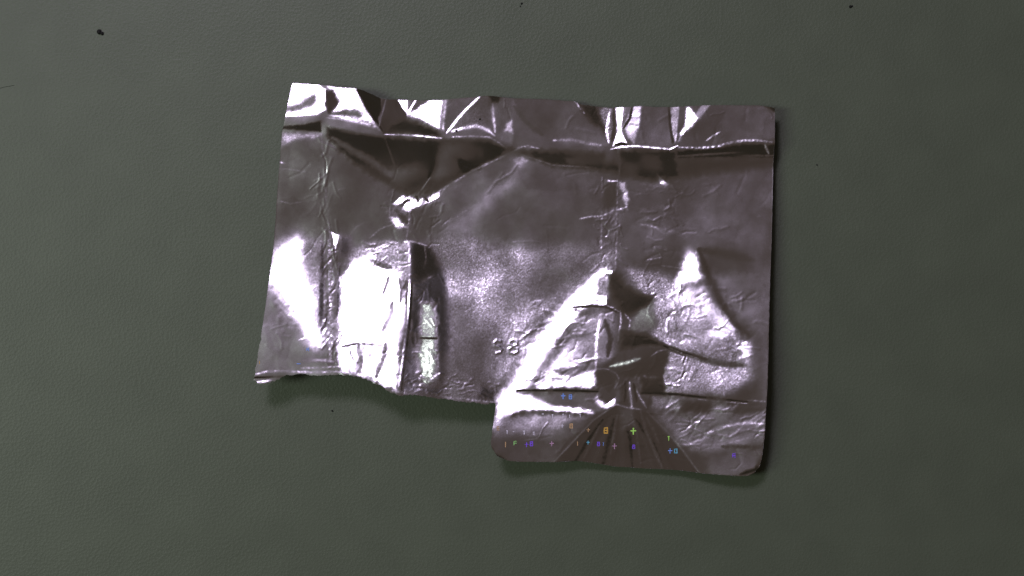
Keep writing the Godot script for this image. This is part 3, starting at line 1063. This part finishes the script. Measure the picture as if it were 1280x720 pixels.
# ------------------------------------------------------------------ holographic marks printed on the lower flap
func make_marks() -> void:
	var tint := {"white": Color(0.9, 0.9, 1.0), "blue": Color(0.25, 0.45, 1.0), "violet": Color(0.28, 0.14, 0.9), "tan": Color(0.6, 0.42, 0.22),
		"gold": Color(0.75, 0.48, 0.1), "green": Color(0.35, 0.75, 0.25), "lime": Color(0.5, 1.0, 0.2), "teal": Color(0.2, 0.6, 0.75), "pink": Color(0.55, 0.35, 0.5)}
	var mats := {}
	for c in tint:
		var m := StandardMaterial3D.new()
		m.albedo_color = (tint[c] * 0.5).linear_to_srgb()
		m.metallic = 1.0
		m.roughness = 0.5
		mats[c] = m
	# where, which figure, colour, size
	var list := [
		[703, 493, "star", "blue", 4.5], [712, 494, "figure", "blue", 4.5],
		[678, 517, "tick", "white", 3.5], [690, 518, "tick", "white", 3.5], [703, 517, "tick", "white", 3], [711, 518, "tick", "white", 3], [724, 517, "tick", "white", 3],
		[623, 532, "figure", "tan", 4], [634, 537, "tick", "white", 3], [642, 538, "tick", "white", 3], [655, 538, "tick", "white", 3.5], [667, 539, "tick", "white", 3],
		[702, 530, "cross", "white", 3], [713, 530, "figure", "tan", 4.5],
		[632, 552, "cross", "tan", 4.5], [644, 551, "figure", "green", 4.5], [658, 553, "cross", "violet", 4], [664, 552, "figure", "violet", 4.5], [689, 552, "cross", "pink", 4.5],
		[734, 535, "cross", "tan", 3.5], [756, 536, "figure", "gold", 6], [721, 552, "cross", "tan", 3.5], [734, 551, "cross", "teal", 3.5],
		[747, 553, "figure", "violet", 4], [753, 553, "cross", "blue", 3], [767, 556, "cross", "pink", 5], [790, 537, "cross", "lime", 6], [791, 557, "figure", "violet", 4],
		[834, 546, "tick", "lime", 4], [836, 562, "cross", "blue", 4.5], [843, 562, "figure", "teal", 4.5], [914, 567, "figure", "violet", 4.5],
		[390, 435, "figure", "blue", 3.5], [379, 453, "cross", "blue", 4], [331, 451, "cross", "gold", 2.5],
	]
	var gusset := pts([768, 504, 740, 522, 690, 577, 735, 580, 800, 590, 876, 594, 852, 562, 826, 536, 806, 514])
	for e in list:
		var c := Vector2(e[0], e[1])
		var r: float = e[4] * 0.72
		var st := SurfaceTool.new()
		st.begin(Mesh.PRIMITIVE_TRIANGLES)
		var t := r * 0.17
		match e[2]:
			"cross":
				bar(st, c + Vector2(0, -r), c + Vector2(0, r), t)
				bar(st, c + Vector2(-r * 0.8, -r * 0.1), c + Vector2(r * 0.8, -r * 0.1), t)
			"star":
				bar(st, c + Vector2(0, -r), c + Vector2(0, r * 1.2), t * 1.3)
				bar(st, c + Vector2(-r * 0.8, -r * 0.1), c + Vector2(r * 0.8, -r * 0.1), t * 1.3)
				bar(st, c + Vector2(-r * 0.6, -r * 0.6), c + Vector2(r * 0.5, r * 0.5), t)
			"tick":
				bar(st, c + Vector2(0, -r), c + Vector2(0, r), t)
				bar(st, c + Vector2(-r * 0.5, -r * 0.7), c + Vector2(r * 0.4, -r * 0.7), t)
			"figure":
				bar(st, c + Vector2(-r * 0.5, -r * 0.75), c + Vector2(r * 0.5, -r * 0.75), t)
				bar(st, c + Vector2(-r * 0.6, 0), c + Vector2(r * 0.6, -r * 0.05), t)
				bar(st, c + Vector2(-r * 0.6, r * 0.75), c + Vector2(r * 0.6, r * 0.75), t)
				bar(st, c + Vector2(-r * 0.45, -r * 0.8), c + Vector2(-r * 0.5, r * 0.7), t)
				bar(st, c + Vector2(r * 0.4, -r), c + Vector2(r * 0.45, r * 0.9), t)
		var o := MeshInstance3D.new()
		o.name = "printed_mark"
		o.mesh = st.commit()
		o.material_override = mats[e[3]]
		var which := 1
		if c.x > 612.0 and c.y > 487.5:
			which = 3 if Geometry2D.is_point_in_polygon(c, gusset) else 2
		foil_parts[which].add_child(o, true)


# a printed bar that follows the foil, 0.05 mm thick
func bar(st: SurfaceTool, a: Vector2, b: Vector2, half: float) -> void:
	if half < 0.6 and rng.randf() < 0.16:
		return    # worn away
	half *= rng.randf_range(0.75, 1.15)
	var side := (b - a).normalized().orthogonal() * half
	var shine := rng.randf_range(0.72, 1.0)
	var n := 4
	for k in n:
		var p := a.lerp(b, float(k) / n)
		var q := a.lerp(b, float(k + 1) / n)
		var quad: Array[Vector3] = []
		var bent: Array[Vector3] = []
		for u in [p - side, p + side, q - side, q + side]:
			quad.append(place(u, height_at(u.x, u.y) + 0.35))
			var g := facing(u, KEY_AT) * shine
			bent.append(Vector3(-g.x, 1, -g.y).normalized())
		var order := [0, 1, 2, 1, 3, 2]
		if (quad[1] - quad[0]).cross(quad[2] - quad[0]).y > 0.0:
			order = [0, 2, 1, 1, 2, 3]
		for i in order:
			st.set_normal(bent[i])
			st.add_vertex(quad[i])


# ------------------------------------------------------------------ specks on the table and on the foil
func make_specks() -> void:
	var black := StandardMaterial3D.new()
	black.albedo_color = Color(0.012, 0.012, 0.012).linear_to_srgb()
	black.roughness = 0.8
	var list := [
		[[124.3, 40.0, 2.9, 127.6, 41.6, 2.3], "black bent crumb lying alone on the far left of the table"],
		[[652, 4.5, 1.3, 650.5, 8.0, 0.9], "tiny dark fleck at the far edge of the table above the foil"],
		[[1063, 8.5, 1.8, 1065, 8.0, 1.2], "small dark crumb near the far right corner of the table"],
		[[1021, 206, 0.9, 1021.5, 206.5, 0.7], "pinpoint dark fleck on the table beside the upper right edge of the foil"],
		[[415, 513.5, 1.1, 416, 514, 0.8], "pinpoint dark fleck on the table just in front of the torn edge"],
		[[571, 165.3, 1.5, 572, 165.8, 1.1], "black speck on the folded foil strip near its bright arc"],
		[[600, 151, 1.0, 600.6, 150.6, 0.8], "reddish black speck on the dull facet of the folded strip"],
	]
	for e in list:
		var a: Array = e[0]
		var st := SurfaceTool.new()
		st.begin(Mesh.PRIMITIVE_TRIANGLES)
		var on_foil: bool = a[1] > 120 and a[1] < 170 and a[0] > 400
		for k in 2:
			var u := Vector2(a[k * 3], a[k * 3 + 1])
			var r: float = a[k * 3 + 2]
			lump(st, place(u, (height_at(u.x, u.y) if on_foil else 0.0) + r * 0.35), r * S)
		st.generate_normals()
		var o := MeshInstance3D.new()
		o.name = "crumb"
		o.mesh = st.commit()
		o.material_override = black
		o.set_meta("label", e[1])
		o.set_meta("category", "crumb")
		o.set_meta("group", "dark crumbs and specks")
		add_child(o, true)


func lump(st: SurfaceTool, at: Vector3, r: float) -> void:
	var rows := 6
	var cols := 9
	var p: Array[Vector3] = []
	for y in rows + 1:
		for x in cols:
			var lat := PI * y / rows
			var lon := TAU * x / cols
			var d := r * (1.0 + (rng.randf_range(-0.22, 0.22) if y > 0 and y < rows else 0.0))
			p.append(at + Vector3(sin(lat) * cos(lon) * d, cos(lat) * d * 0.6, sin(lat) * sin(lon) * d))
	for y in rows:
		for x in cols:
			var i := y * cols + x
			var j := y * cols + (x + 1) % cols
			for v in [p[i], p[j], p[i + cols], p[j], p[j + cols], p[i + cols]]:
				st.add_vertex(v)
